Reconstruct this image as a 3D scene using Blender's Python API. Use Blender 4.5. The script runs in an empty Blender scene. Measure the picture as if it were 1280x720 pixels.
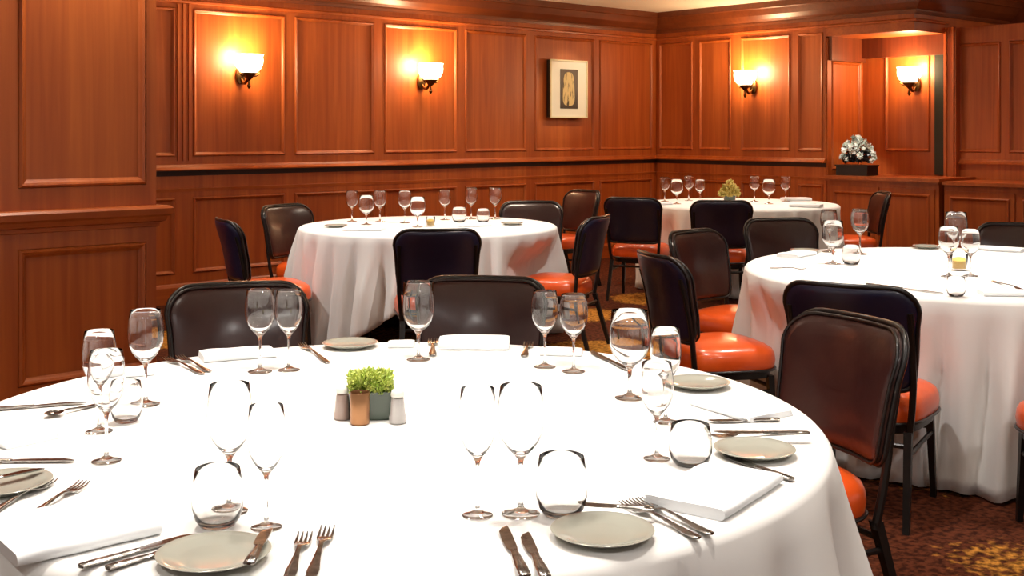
import bpy, bmesh, math, random
from mathutils import Vector, Matrix, noise
random.seed(7)
PI = math.pi
SC = bpy.context.scene
COL = SC.collection
# ---------------------------------------------------------------- camera numbers (40.8 mm lens, eye at 1.39 m)
F = 1450.0; CXP = 640.0; HY = 164.0; EYE = 1.39

def P(x, y, z=0.75):
    """place in the room of something seen at (x, y) that lies at height z"""
    d = F * (EYE - z) / (y - HY)
    return Vector(((x - CXP) * d / F, d, z))

def PD(x, d, z=0.0):
    return Vector(((x - CXP) * d / F, d, z))

# ---------------------------------------------------------------- materials
def nmat(name):
    m = bpy.data.materials.new(name); m.use_nodes = True
    nt = m.node_tree; nt.nodes.clear()
    out = nt.nodes.new('ShaderNodeOutputMaterial')
    return m, nt, out

def principled(name, col, rough=0.5, metal=0.0, coat=0.0, bump=None, var=None, spec=None, sheen=0.0, coat_rough=0.1):
    m, nt, out = nmat(name)
    b = nt.nodes.new('ShaderNodeBsdfPrincipled')
    nt.links.new(b.outputs[0], out.inputs[0])
    b.inputs['Base Color'].default_value = (*col, 1)
    b.inputs['Roughness'].default_value = rough
    b.inputs['Metallic'].default_value = metal
    b.inputs['Coat Weight'].default_value = coat
    b.inputs['Coat Roughness'].default_value = coat_rough
    b.inputs['Sheen Weight'].default_value = sheen
    if spec is not None: b.inputs['Specular IOR Level'].default_value = spec
    tc = nt.nodes.new('ShaderNodeTexCoord')
    if var:
        sc, col2 = var
        n = nt.nodes.new('ShaderNodeTexNoise'); n.inputs['Scale'].default_value = sc
        n.inputs['Detail'].default_value = 4
        nt.links.new(tc.outputs['Object'], n.inputs['Vector'])
        r = nt.nodes.new('ShaderNodeValToRGB')
        r.color_ramp.elements[0].position = .35; r.color_ramp.elements[1].position = .65
        r.color_ramp.elements[0].color = (*col, 1); r.color_ramp.elements[1].color = (*col2, 1)
        nt.links.new(n.outputs[0], r.inputs[0]); nt.links.new(r.outputs[0], b.inputs['Base Color'])
    if bump:
        sc, st = bump
        n = nt.nodes.new('ShaderNodeTexNoise'); n.inputs['Scale'].default_value = sc
        n.inputs['Detail'].default_value = 5
        nt.links.new(tc.outputs['Object'], n.inputs['Vector'])
        bp = nt.nodes.new('ShaderNodeBump'); bp.inputs['Strength'].default_value = st
        bp.inputs['Distance'].default_value = .01
        nt.links.new(n.outputs[0], bp.inputs['Height']); nt.links.new(bp.outputs[0], b.inputs['Normal'])
    return m

def wood(name, c1, c2, rough=.42, horizontal=False):
    m, nt, out = nmat(name)
    b = nt.nodes.new('ShaderNodeBsdfPrincipled'); nt.links.new(b.outputs[0], out.inputs[0])
    tc = nt.nodes.new('ShaderNodeTexCoord')
    mp = nt.nodes.new('ShaderNodeMapping')
    mp.inputs['Scale'].default_value = (1.2, 28, 28) if horizontal else (26, 26, 1.1)
    nt.links.new(tc.outputs['Object'], mp.inputs[0])
    n = nt.nodes.new('ShaderNodeTexNoise'); n.inputs['Scale'].default_value = 1.0
    n.inputs['Detail'].default_value = 6; n.inputs['Distortion'].default_value = .8
    nt.links.new(mp.outputs[0], n.inputs['Vector'])
    mp2 = nt.nodes.new('ShaderNodeMapping'); mp2.inputs['Scale'].default_value = (5.5, 5.5, .45)
    nt.links.new(tc.outputs['Object'], mp2.inputs[0])
    n2 = nt.nodes.new('ShaderNodeTexNoise'); n2.inputs['Scale'].default_value = 1.0; n2.inputs['Detail'].default_value = 3
    nt.links.new(mp2.outputs[0], n2.inputs['Vector'])
    ad = nt.nodes.new('ShaderNodeMath'); ad.operation = 'ADD'
    nt.links.new(n.outputs[0], ad.inputs[0]); nt.links.new(n2.outputs[0], ad.inputs[1])
    hf = nt.nodes.new('ShaderNodeMath'); hf.operation = 'MULTIPLY'; hf.inputs[1].default_value = .5
    nt.links.new(ad.outputs[0], hf.inputs[0])
    r = nt.nodes.new('ShaderNodeValToRGB')
    r.color_ramp.elements[0].position = .36; r.color_ramp.elements[0].color = (*c1, 1)
    r.color_ramp.elements[1].position = .64; r.color_ramp.elements[1].color = (*c2, 1)
    nt.links.new(hf.outputs[0], r.inputs[0]); nt.links.new(r.outputs[0], b.inputs['Base Color'])
    b.inputs['Roughness'].default_value = rough
    b.inputs['Coat Weight'].default_value = .12; b.inputs['Coat Roughness'].default_value = .35
    bp = nt.nodes.new('ShaderNodeBump'); bp.inputs['Strength'].default_value = .06; bp.inputs['Distance'].default_value = .01
    nt.links.new(n.outputs[0], bp.inputs['Height']); nt.links.new(bp.outputs[0], b.inputs['Normal'])
    return m

def glass_mat(name='glass'):
    m, nt, out = nmat(name)
    gl = nt.nodes.new('ShaderNodeBsdfGlass'); gl.inputs['Roughness'].default_value = 0; gl.inputs['IOR'].default_value = 1.47
    nt.links.new(gl.outputs[0], out.inputs[0])
    return m

def carpet_mat():
    m, nt, out = nmat('carpet')
    b = nt.nodes.new('ShaderNodeBsdfPrincipled'); nt.links.new(b.outputs[0], out.inputs[0])
    b.inputs['Roughness'].default_value = .95; b.inputs['Specular IOR Level'].default_value = .1
    tc = nt.nodes.new('ShaderNodeTexCoord')
    mp = nt.nodes.new('ShaderNodeMapping'); mp.inputs['Location'].default_value = (-.62, -.32, 0)
    nt.links.new(tc.outputs['Object'], mp.inputs[0])
    # big ochre blotches on dark red-brown
    vor = nt.nodes.new('ShaderNodeTexVoronoi'); vor.inputs['Scale'].default_value = 1.05; vor.inputs['Randomness'].default_value = .55
    nt.links.new(mp.outputs[0], vor.inputs['Vector'])
    n = nt.nodes.new('ShaderNodeTexNoise'); n.inputs['Scale'].default_value = 26; n.inputs['Detail'].default_value = 5
    nt.links.new(tc.outputs['Object'], n.inputs['Vector'])
    ma = nt.nodes.new('ShaderNodeMath'); ma.operation = 'MULTIPLY_ADD'; ma.inputs[1].default_value = .35
    nt.links.new(n.outputs[0], ma.inputs[0]); nt.links.new(vor.outputs['Distance'], ma.inputs[2])
    r = nt.nodes.new('ShaderNodeValToRGB'); r.color_ramp.interpolation = 'LINEAR'
    e = r.color_ramp.elements
    e[0].position = .53; e[0].color = (.52, .24, .04, 1)
    e[1].position = .60; e[1].color = (.10, .028, .012, 1)
    nt.links.new(ma.outputs[0], r.inputs[0])
    n2 = nt.nodes.new('ShaderNodeTexNoise'); n2.inputs['Scale'].default_value = 40; n2.inputs['Detail'].default_value = 6
    nt.links.new(tc.outputs['Object'], n2.inputs['Vector'])
    r2 = nt.nodes.new('ShaderNodeValToRGB')
    r2.color_ramp.elements[0].position = .38; r2.color_ramp.elements[0].color = (.35, .30, .28, 1)
    r2.color_ramp.elements[1].position = .6; r2.color_ramp.elements[1].color = (1.25, 1.15, 1.1, 1)
    nt.links.new(n2.outputs[0], r2.inputs[0])
    mx = nt.nodes.new('ShaderNodeMix'); mx.data_type = 'RGBA'; mx.blend_type = 'MULTIPLY'; mx.inputs[0].default_value = 1
    nt.links.new(r.outputs[0], mx.inputs[6]); nt.links.new(r2.outputs[0], mx.inputs[7])
    nt.links.new(mx.outputs[2], b.inputs['Base Color'])
    bp = nt.nodes.new('ShaderNodeBump'); bp.inputs['Strength'].default_value = .5; bp.inputs['Distance'].default_value = .01
    nt.links.new(n2.outputs[0], bp.inputs['Height']); nt.links.new(bp.outputs[0], b.inputs['Normal'])
    return m

def shade_mat():
    m, nt, out = nmat('lit_frosted_glass')
    em = nt.nodes.new('ShaderNodeEmission'); em.inputs[0].default_value = (1, .80, .50, 1); em.inputs[1].default_value = 9.0
    tr = nt.nodes.new('ShaderNodeBsdfTransparent')
    mx = nt.nodes.new('ShaderNodeMixShader'); mx.inputs[0].default_value = .45
    nt.links.new(tr.outputs[0], mx.inputs[1]); nt.links.new(em.outputs[0], mx.inputs[2]); nt.links.new(mx.outputs[0], out.inputs[0])
    return m

def bulb_mat():
    m, nt, out = nmat('lit_bulb')
    em = nt.nodes.new('ShaderNodeEmission'); em.inputs[0].default_value = (1, .82, .55, 1); em.inputs[1].default_value = 25.0
    nt.links.new(em.outputs[0], out.inputs[0]); return m

M = dict(
    wood=wood('cherry_wood', (.34, .066, .010), (.52, .128, .022)),
    wood_h=wood('cherry_wood_rail', (.32, .062, .010), (.50, .122, .021), horizontal=True),
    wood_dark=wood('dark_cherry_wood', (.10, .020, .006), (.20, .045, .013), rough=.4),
    wood_crown=wood('crown_wood', (.13, .030, .008), (.20, .048, .012), rough=.4, horizontal=True),
    rail_shadow=principled('painted_rail_shadow', (.030, .008, .004), .6),  # near-black colour for the painted shadow line under the chair rail
    slot=principled('dark_green_slot', (.008, .010, .004), .5),
    ceiling=principled('cream_ceiling', (.84, .78, .66), .9, bump=(60, .05)),
    carpet=carpet_mat(),
    cloth=principled('white_tablecloth', (.82, .81, .79), .85, bump=(9, .12), sheen=.1),
    napkin=principled('white_napkin', (.80, .82, .84), .8, bump=(120, .05)),
    china=principled('glazed_china', (.33, .33, .28), .12, coat=.4),
    china_white=principled('white_china', (.70, .69, .64), .12, coat=.4),
    steel=principled('cutlery_steel', (.38, .36, .34), .2, metal=1.0, var=(60, (.20, .185, .17))),
    glass=glass_mat(),
    orange=principled('orange_vinyl', (.80, .105, .012), .30, coat=.35, coat_rough=.15, bump=(14, .12), var=(7, (.70, .080, .009))),
    burgundy=principled('burgundy_leather', (.030, .010, .011), .30, coat=.5, coat_rough=.18, bump=(16, .18), var=(6, (.045, .017, .015))),
    navy=principled('navy_black_leather', (.007, .007, .028), .34, coat=.4, coat_rough=.25, bump=(18, .14)),
    piping=principled('black_piping', (.008, .006, .006), .35, coat=.3),
    black_metal=principled('black_metal', (.012, .009, .008), .35, metal=.3),
    brass=principled('aged_brass', (.16, .085, .03), .35, metal=1.0),
    shade=shade_mat(), bulb=bulb_mat(),
    copper=principled('copper_tin', (.34, .17, .08), .28, metal=.8),
    greendark=principled('dark_green_glass', (.05, .075, .05), .15, coat=.3),
    leaf=principled('green_leaf', (.22, .34, .03), .55, var=(60, (.62, .66, .16))),
    leaf_gold=principled('gold_leaf', (.38, .28, .04), .5, var=(40, (.62, .50, .16))),
    leaf_silver=principled('silver_flower', (.80, .84, .80), .35, var=(16, (.35, .42, .34))),
    pot_black=principled('black_box', (.008, .007, .008), .35),
    salt=principled('salt_white', (.82, .78, .76), .4),
    pepper=principled('pepper_pink', (.62, .45, .38), .4),
    candle=principled('amber_candle', (.62, .38, .08), .4),
    frame=principled('ivory_frame', (.72, .66, .42), .4),
    mat_board=principled('mat_board', (.80, .76, .62), .8),
    frame_back=principled('black_frame_edge', (.012, .008, .006), .4),
    tabletop=principled('table_plywood', (.25, .17, .10), .6),
)
def art_mat():
    m, nt, out = nmat('sepia_sketch')
    b = nt.nodes.new('ShaderNodeBsdfPrincipled'); nt.links.new(b.outputs[0], out.inputs[0]); b.inputs['Roughness'].default_value = .6
    tc = nt.nodes.new('ShaderNodeTexCoord'); mp = nt.nodes.new('ShaderNodeMapping'); mp.inputs['Scale'].default_value = (34, 34, 9)
    nt.links.new(tc.outputs['Object'], mp.inputs[0])
    n = nt.nodes.new('ShaderNodeTexNoise'); n.inputs['Scale'].default_value = 1; n.inputs['Detail'].default_value = 4; nt.links.new(mp.outputs[0], n.inputs['Vector'])
    r = nt.nodes.new('ShaderNodeValToRGB'); r.color_ramp.elements[0].position = .36; r.color_ramp.elements[0].color = (.05, .03, .008, 1)
    r.color_ramp.elements[1].position = .46; r.color_ramp.elements[1].color = (.62, .46, .20, 1)
    nt.links.new(n.outputs[0], r.inputs[0]); nt.links.new(r.outputs[0], b.inputs['Base Color'])
    return m
M['sketch'] = art_mat()

# ---------------------------------------------------------------- mesh builder
class MB:
    def __init__(s): s.v = []; s.f = []
    def add(s, verts, faces):
        o = len(s.v); s.v += [tuple(p) for p in verts]; s.f += [tuple(i + o for i in f) for f in faces]; return s
    def box(s, x0, x1, y0, y1, z0, z1):
        v = [(x, y, z) for z in (z0, z1) for y in (y0, y1) for x in (x0, x1)]
        return s.add(v, [(0, 2, 3, 1), (4, 5, 7, 6), (0, 1, 5, 4), (2, 6, 7, 3), (0, 4, 6, 2), (1, 3, 7, 5)])
    def loft(s, rings, closed=True, cap0=False, cap1=False):
        n = len(rings[0]); v = [p for r in rings for p in r]; f = []
        for k in range(len(rings) - 1):
            for i in range(n if closed else n - 1):
                j = (i + 1) % n
                f.append((k * n + i, k * n + j, (k + 1) * n + j, (k + 1) * n + i))
        if cap0: f.append(tuple(reversed(range(n))))
        if cap1: f.append(tuple(range((len(rings) - 1) * n, len(rings) * n)))
        return s.add(v, f)
    def lathe(s, prof, n=28, c=(0, 0, 0), wob=None):
        rings = []
        for (r, z) in prof:
            rings.append([(c[0] + max(r, 1e-4) * math.cos(2 * PI * i / n), c[1] + max(r, 1e-4) * math.sin(2 * PI * i / n), c[2] + z) for i in range(n)])
        return s.loft(rings)
    def tube(s, pts, r, n=8, caps=True, flat=None):
        pts = [Vector(p) for p in pts]; rings = []
        rr = r if isinstance(r, (list, tuple)) else [r] * len(pts)
        closed = False
        for i, p in enumerate(pts):
            d = (pts[min(i + 1, len(pts) - 1)] - pts[max(i - 1, 0)]).normalized()
            up = Vector((0, 0, 1)) if abs(d.z) < .9 else Vector((0, 1, 0))
            a = d.cross(up).normalized(); b = a.cross(d).normalized()
            rings.append([p + (a * math.cos(2 * PI * (k + .5) / n) + b * math.sin(2 * PI * (k + .5) / n)) * rr[i] for k in range(n)])
        return s.loft(rings, True, caps, caps)
    def loop_tube(s, pts, r, n=6):
        pts = [Vector(p) for p in pts]; N = len(pts); rings = []
        for i, p in enumerate(pts):
            d = (pts[(i + 1) % N] - pts[i - 1]).normalized()
            c = sum(pts, Vector()) / N
            a = (p - c); a = (a - d * a.dot(d)).normalized(); b = d.cross(a)
            rings.append([p + (a * math.cos(2 * PI * k / n) + b * math.sin(2 * PI * k / n)) * r for k in range(n)])
        rings.append(rings[0]); return s.loft(rings)
    def build(s, name, mat, parent=None, smooth=True, mx=None, angle=40):
        me = bpy.data.meshes.new(name); me.from_pydata(s.v, [], s.f)
        bm = bmesh.new(); bm.from_mesh(me); bmesh.ops.recalc_face_normals(bm, faces=bm.faces); bm.to_mesh(me); bm.free()
        me.materials.append(mat)
        if smooth:
            me.shade_smooth()
            try: me.set_sharp_from_angle(angle=math.radians(angle))
            except Exception: pass
        o = bpy.data.objects.new(name, me); COL.objects.link(o)
        if parent: o.parent = parent
        if mx is not None: o.matrix_world = mx
        return o

def tag(o, label, cat, group=None):
    o['label'] = label; o['category'] = cat
    if group: o['group'] = group
    return o
def struct(o): o['kind'] = 'structure'; return o
def empty(name, loc=(0, 0, 0), rz=0):
    o = bpy.data.objects.new(name, None); COL.objects.link(o); o.location = loc; o.rotation_euler = (0, 0, rz)
    o.empty_display_size = .1; return o
def dup(root, loc=None, rz=0, scale=None, label=None, group=None, name=None):
    r = root.copy(); COL.objects.link(r)
    if loc is not None: r.location = loc
    r.rotation_euler = (0, 0, rz)
    if scale: r.scale = scale
    if label: r['label'] = label
    if group: r['group'] = group
    for ch in list(root.children):
        c = ch.copy(); COL.objects.link(c); c.parent = r
        for g in list(ch.children):
            d = g.copy(); COL.objects.link(d); d.parent = c
    return r

# ---------------------------------------------------------------- the room: origin in the far corner, t along the left wall, s along the back wall
CORNER = Vector((1.651, 13.3, 0))
A = Vector((-.7424, -.6699, 0)); B = Vector((.6699, -.7424, 0))
RM = Matrix(((A.x, B.x, 0, CORNER.x), (A.y, B.y, 0, CORNER.y), (0, 0, 1, 0), (0, 0, 0, 1)))
def t_at(x, s=0.0):
    u = (x - CXP) / F; c = CORNER + B * s
    return (c.x - u * c.y) / (-A.x + u * A.y)
def s_at(x, t=0.0):
    u = (x - CXP) / F; c = CORNER + A * t
    return (u * c.y - c.x) / (B.x - u * B.y)

CEIL = 2.73
def bead_frame(mb, x0, x1, z0, z1, flip, w=.034, h=.020, base=0.0):
    """moulding frame in a wall plane; flip=False: plane x=t,normal=s ; True: plane x=s,normal=t"""
    prof = [(0, 0), (.004, h * .6), (w * .35, h), (w * .62, h * .75), (w * .8, h * .35), (w, .002)]
    corners = [(x0, z0, 1, 1), (x1, z0, -1, 1), (x1, z1, -1, -1), (x0, z1, 1, -1)]
    rings = []
    for (cx, cz, dx, dz) in corners + corners[:1]:
        ring = []
        for (d, hh) in prof:
            a, n, z = cx + dx * d, base + hh, cz + dz * d
            ring.append((n, a, z) if flip else (a, n, z))
        rings.append(ring)
    mb.loft(rings, closed=False)

def panelled(name, x0, x1, z0, z1, base, flip, panels, mat=M['wood'], depth=.12, proud=.014, panel_mat=None):
    """wall slab with stiles and rails round its panels; each panel a part"""
    mb = MB()
    def bx(a0, a1, n0, n1, c0, c1):
        if a1 - a0 < 1e-4 or c1 - c0 < 1e-4: return
        if flip: mb.box(n0, n1, a0, a1, c0, c1)
        else: mb.box(a0, a1, n0, n1, c0, c1)
    bx(x0, x1, base - depth, base, z0, z1)
    # rows of panels: panels = list of (pz0, pz1, [(a0,a1),...])
    zc = z0
    for (pz0, pz1, cols) in sorted(panels):
        bx(x0, x1, base, base + proud, zc, pz0)
        ac = x0
        for (a0, a1) in sorted(cols):
            bx(ac, a0, base, base + proud, pz0, pz1); ac = a1
        bx(ac, x1, base, base + proud, pz0, pz1)
        zc = pz1
    bx(x0, x1, base, base + proud, zc, z1)
    w = struct(mb.build(name, mat, smooth=False, mx=RM))
    for (pz0, pz1, cols) in panels:
        for (a0, a1) in cols:
            pm = MB(); bead_frame(pm, a0, a1, pz0, pz1, flip, base=base + proud * .45)
            n0, n1 = base, base + .004
            if flip: pm.box(n0, n1, a0 + .02, a1 - .02, pz0 + .02, pz1 - .02)
            else: pm.box(a0 + .02, a1 - .02, n0, n1, pz0 + .02, pz1 - .02)
            o = pm.build('wall_panel', panel_mat or mat, smooth=False)
            o.parent = w
    return w

def sweep(name, path, prof, mat, side=-1):
    """profile (out, z) swept along a path in (t, s) with mitred corners; side picks which way 'out' points"""
    pts = [Vector((p[0], p[1])) for p in path]; rings = []
    for i, p in enumerate(pts):
        ds = []
        if i > 0: ds.append((p - pts[i - 1]).normalized())
        if i < len(pts) - 1: ds.append((pts[i + 1] - p).normalized())
        ns = [Vector((-d.y, d.x)) * side for d in ds]
        n = ns[0] if len(ns) == 1 else (ns[0] + ns[1]) / (1 + ns[0].dot(ns[1]))
        rings.append([(p.x + n.x * o, p.y + n.y * o, z) for (o, z) in prof])
    mb = MB().loft(rings, True, True, True)
    return struct(mb.build(name, mat, smooth=False, mx=RM))

# floor and ceilings
mb = MB(); mb.box(-5, 16, -1, 16, -.05, 0); fl = struct(mb.build('floor', M['carpet'], smooth=False, mx=RM))
mb = MB(); mb.box(0, 15.5, -.3, 15.5, CEIL, CEIL + .05); struct(mb.build('ceiling', M['ceiling'], smooth=False, mx=RM))
mb = MB(); mb.box(-5, -.002, -.3, 15.5, CEIL, CEIL + .05); struct(mb.build('ceiling_soffit', M['wood_h'], smooth=False, mx=RM))

# left wall
up = [(748, 814), (667, 742), (580, 657), (479, 570), (367, 467), (240, 355)]
ucols = [(t_at(b), t_at(a)) for a, b in up] + [(t_at(218), t_at(218) + .75)]
panelled('wall_left', 0, 9.2, 0, CEIL, 0.0, False, [(1.184, 2.387, ucols), (.235, .855, ucols)])
# back wall up to the recess
S0 = s_at(1033)
bcols = [(s_at(a), s_at(b)) for a, b in [(825, 867), (875, 915), (927, 989), (998, 1030)]]
panelled('wall_back', 0, S0, 0, CEIL, 0.0, True, [(1.184, 2.387, bcols), (.235, .855, bcols)])
D = .67; S1 = 3.20; S2 = s_at(1175)
# cheek of the recess (faces along the back wall)
panelled('wall_recess', -D - .05, 0, 0, 2.32, S0, False, [(1.0, 2.10, [(-D + .06, -.07)])], depth=.10)
ncols = [(s_at(1107, -D), s_at(1164, -D)), (s_at(1198, -D), s_at(1252, -D)), (s_at(1262, -D), s_at(1322, -D))]
panelled('wall_back_recess', S0, 7.5, 0, 2.40, -D, True, [(1.184, 2.24, ncols), (.235, .855, ncols[1:])])
# bulkhead over the recess
mb = MB(); mb.box(-1.9, .012, S0, S1, 2.34, CEIL); struct(mb.build('wall_bulkhead', M['wood_h'], smooth=False, mx=RM))
mb = MB(); mb.box(-D, -D + .10, S0, s_at(1182, -D + .06), 2.14, 2.36); mb.box(-D, -.02, S0 + .002, S0 + .05, 2.10, 2.34)
struct(mb.build('trim_1', M['wood_dark'], smooth=False, mx=RM))
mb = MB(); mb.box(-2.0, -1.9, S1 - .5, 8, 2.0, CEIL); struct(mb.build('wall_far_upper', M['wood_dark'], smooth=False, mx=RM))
# crown moulding, chair rail, baseboard
crown = [(0, 2.50), (.022, 2.50), (.030, 2.525), (.030, 2.54), (.06, 2.56), (.10, 2.60), (.135, 2.66), (.15, 2.67), (.15, CEIL), (0, CEIL)]
sweep('trim_2', [(9.2, 0), (0, 0), (0, S1), (-1.9, S1)], crown, M['wood_crown'], side=-1)
fr = [(0.012, 2.425), (.030, 2.43), (.034, 2.445), (.022, 2.458), (.012, 2.46)]
sweep('trim_3', [(9.2, 0), (0, 0), (0, S1), (-.6, S1)], fr, M['wood_h'], side=-1)
rail = [(0, 1.072), (.060, 1.072), (.062, 1.082), (.050, 1.09), (.036, 1.10), (.024, 1.118), (0, 1.122)]
sweep('trim_rail_shadow', [(9.2, 0), (0, 0), (0, S0)], [(0, 1.028), (.018, 1.028), (.018, 1.072), (0, 1.072)], M['rail_shadow'], side=-1)  # dark strip painted in for the shadow line below the rail
sweep('trim_4', [(9.2, 0), (0, 0), (0, S0)], rail, M['wood_h'], side=-1)
rail2 = [(o, z - .0) for o, z in rail]
sweep('trim_5', [(-D, s_at(1195, -D + .1)), (-D, 7.5)], rail2, M['wood_h'], side=-1)
cap = [(0.0, .90), (.018, .90), (.022, .925), (.012, .93), (0, .93)]
sweep('trim_6', [(9.2, 0), (0, 0), (0, S0)], cap, M['wood_h'], side=-1)
bb = [(0, 0), (.03, 0), (.03, .13), (.022, .15), (.014, .16), (0, .165)]
sweep('baseboard_left', [(9.2, 0), (0, 0)], bb, M['wood_h'], side=-1)
sweep('baseboard_back', [(0, 0.03), (0, S2)], bb, M['wood_h'], side=-1)

# counter cabinet in the recess
cab = empty('recess_cabinet'); cab.matrix_world = RM @ Matrix.Translation((-.30, (S0 + S2) / 2, 0))
tag(cab, 'low cherry wood counter cabinet filling the recess, under the black flower box', 'cabinet')
w2 = (S2 - S0) / 2
c = MB(); c.box(-.355, .30, -w2 + .005, w2 - .01, 0.0, .915); co = c.build('body', M['wood'], cab, smooth=False)
c = MB(); c.box(-.355, .36, -w2 + .005, w2 + .02, .915, .95); c.box(-.355, .335, -w2 + .005, w2, .895, .915); c.build('counter_top', M['wood_h'], cab, smooth=False)
for k in range(2):
    a0 = -w2 + .06 + k * (w2 - .03); a1 = a0 + w2 - .09
    c = MB(); c.box(.30, .312, a0 - .01, a1 + .01, .15, .85); bead_frame(c, a0 + .03, a1 - .03, .22, .80, True, base=.312)
    c.build('cabinet_door', M['wood'], cab, smooth=False)

cab2 = empty('recess_cabinet'); SE = 6.2; w3 = (SE - S2) / 2; cab2.matrix_world = RM @ Matrix.Translation((-.30, (SE + S2) / 2 + .01, 0))
tag(cab2, 'low cherry wood panelled cabinet along the back wall, right of the dark slot', 'cabinet')
c = MB(); c.box(-.355, .28, -w3 + .022, w3, 0.0, .895); c.build('body', M['wood'], cab2, smooth=False)
c = MB(); c.box(-.355, .33, -w3 + .022, w3, .895, .925); c.build('counter_top', M['wood_h'], cab2, smooth=False)
for k in range(4):
    dw = (2 * w3 - .06) / 4; a0 = -w3 + .04 + k * dw; a1 = a0 + dw - .03
    c = MB(); c.box(.28, .292, a0, a1, .15, .84); bead_frame(c, a0 + .04, a1 - .04, .22, .79, True, base=.292)
    c.build('cabinet_door', M['wood'], cab2, smooth=False)
# dark slot and pilaster beside the recess
sa, sb, sc_ = s_at(1168, -D + .06), s_at(1182, -D + .06), s_at(1195, -D + .1)
mb = MB(); mb.box(-D, -D + .06, sa, sb, .96, 2.20); struct(mb.build('trim_7', M['slot'], smooth=False, mx=RM))
mb = MB(); mb.box(-D, -D + .10, sb, sc_, 0, 2.40); mb.box(-D, -D + .112, sb + .02, sb + .035, 0, 2.40); mb.box(-D, -D + .112, sc_ - .035, sc_ - .02, 0, 2.40)
struct(mb.build('trim_8', M['wood'], smooth=False, mx=RM))
mb = MB()
for xx in (222, 229, 236):
    tt = t_at(xx); mb.box(tt - .012, tt + .012, .012, .026, 1.15, 2.42)
struct(mb.build('trim_9', M['wood'], smooth=False, mx=RM))

# pier at the left, nearer the camera
TP, SP = 7.96, 4.09
pc0, pc1 = t_at(181, SP), t_at(21, SP)
panelled('wall_pier', TP, 10.6, 0, CEIL, SP, False,
         [(1.165, 2.50, [(pc0, pc1), (pc1 + .22, pc1 + .9)]), (.385, .925, [(pc0, pc1), (pc1 + .22, pc1 + .9)])], depth=.85)
# rail round the pier
rail_p = [(0, .985), (.010, .99), (.012, 1.005), (.03, 1.012), (.036, 1.03), (.05, 1.04), (.055, 1.065), (.045, 1.075), (0, 1.078)]
sweep('trim_10', [(10.6, SP + .012), (TP - .001, SP + .012), (TP - .001, SP - .85)], rail_p, M['wood_h'], side=-1)
sweep('baseboard_pier', [(10.6, SP + .012), (TP - .001, SP + .012), (TP - .001, SP - .85)], bb, M['wood_h'], side=-1)

# ---------------------------------------------------------------- sconces
def make_sconce():
    r = empty('wall_sconce')
    c = MB()
    def ell(y, w, h, zc=-.06): return [(w * math.cos(a), y, zc + h * math.sin(a)) for a in [2 * PI * i / 24 for i in range(24)]]
    c.loft([ell(.0, .035, .06), ell(.012, .035, .06), ell(.020, .024, .045), ell(.022, .002, .003)], True, True, False)
    c.build('backplate', M['brass'], r)
    c = MB(); pts = []
    for i in range(13):
        a = i / 12
        pts.append((0, .02 + .10 * a, -.085 - .045 * math.sin(a * PI) + .03 * a))
    c.tube(pts, [.008 + .003 * math.sin(PI * i / 12) for i in range(13)], 10)
    c.lathe([(.001, -.155), (.008, -.150), (.014, -.135), (.008, -.12), (.006, -.10), (.018, -.09), (.03, -.075), (.05, -.055), (.052, -.048), (.046, -.05), (.02, -.075), (.001, -.078)], 20, (0, .12, 0))
    for k in (-1, 1):
        c.tube([(k * .02, .12, -.07), (k * .055, .12, -.068), (k * .078, .12, -.045), (k * .082, .12, -.012), (k * .074, .12, .004)], [.007, .006, .0055, .005, .004], 8)
    c.build('arm', M['brass'], r)
    c = MB(); n = 40; rings = []
    prof = [(.024, -.052), (.050, -.046), (.074, -.026), (.088, .005), (.090, .035), (.086, .058), (.092, .074)]
    for (rr, z) in prof:
        fl_ = .02 + .05 * max(0, (z + .02) / .1)
        rings.append([((rr * (1 + fl_ * math.cos(10 * 2 * PI * i / n))) * math.cos(2 * PI * i / n), .12 + (rr * (1 + fl_ * math.cos(10 * 2 * PI * i / n))) * math.sin(2 * PI * i / n), z) for i in range(n)])
    c.loft(rings); c.build('lamp_shade', M['shade'], r)
    c = MB(); c.lathe([(.001, -.03), (.012, -.028), (.022, -.005), (.026, .015), (.018, .036), (.001, .045)], 14, (0, .12, 0)); c.build('bulb', M['bulb'], r)
    return r
sc0 = make_sconce(); tag(sc0, '', 'wall lamp', 'lit wall sconces')
def wall_spot(t, s, z, flip):
    p = RM @ Vector((t, s, z)); n = A if flip else B
    return p, math.atan2(n.y, n.x) - PI / 2
LIGHTS = []
sl = [(t_at(299), .014, False, 'lit brass wall sconce nearest the pier, first one along the left wall'),
      (t_at(525), .014, False, 'lit brass wall sconce in the middle of the left wall, left of the framed picture'),
      (.014, s_at(943), True, 'lit brass wall sconce on the back wall, right of the room corner'),
      (-D + .014, s_at(1147, -D), True, 'lit brass wall sconce inside the recess, above the counter with the flower box')]
for i, (t, s, fp, lb) in enumerate(sl):
    p, rz = wall_spot(t, s, 1.935, fp)
    o = sc0 if i == 0 else dup(sc0)
    o.location = p; o.rotation_euler = (0, 0, rz); o['label'] = lb; o.scale = (1.25, 1.25, 1.25)
    n = A if fp else B
    LIGHTS.append(p + n * .155 + Vector((0, 0, .03)))

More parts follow.
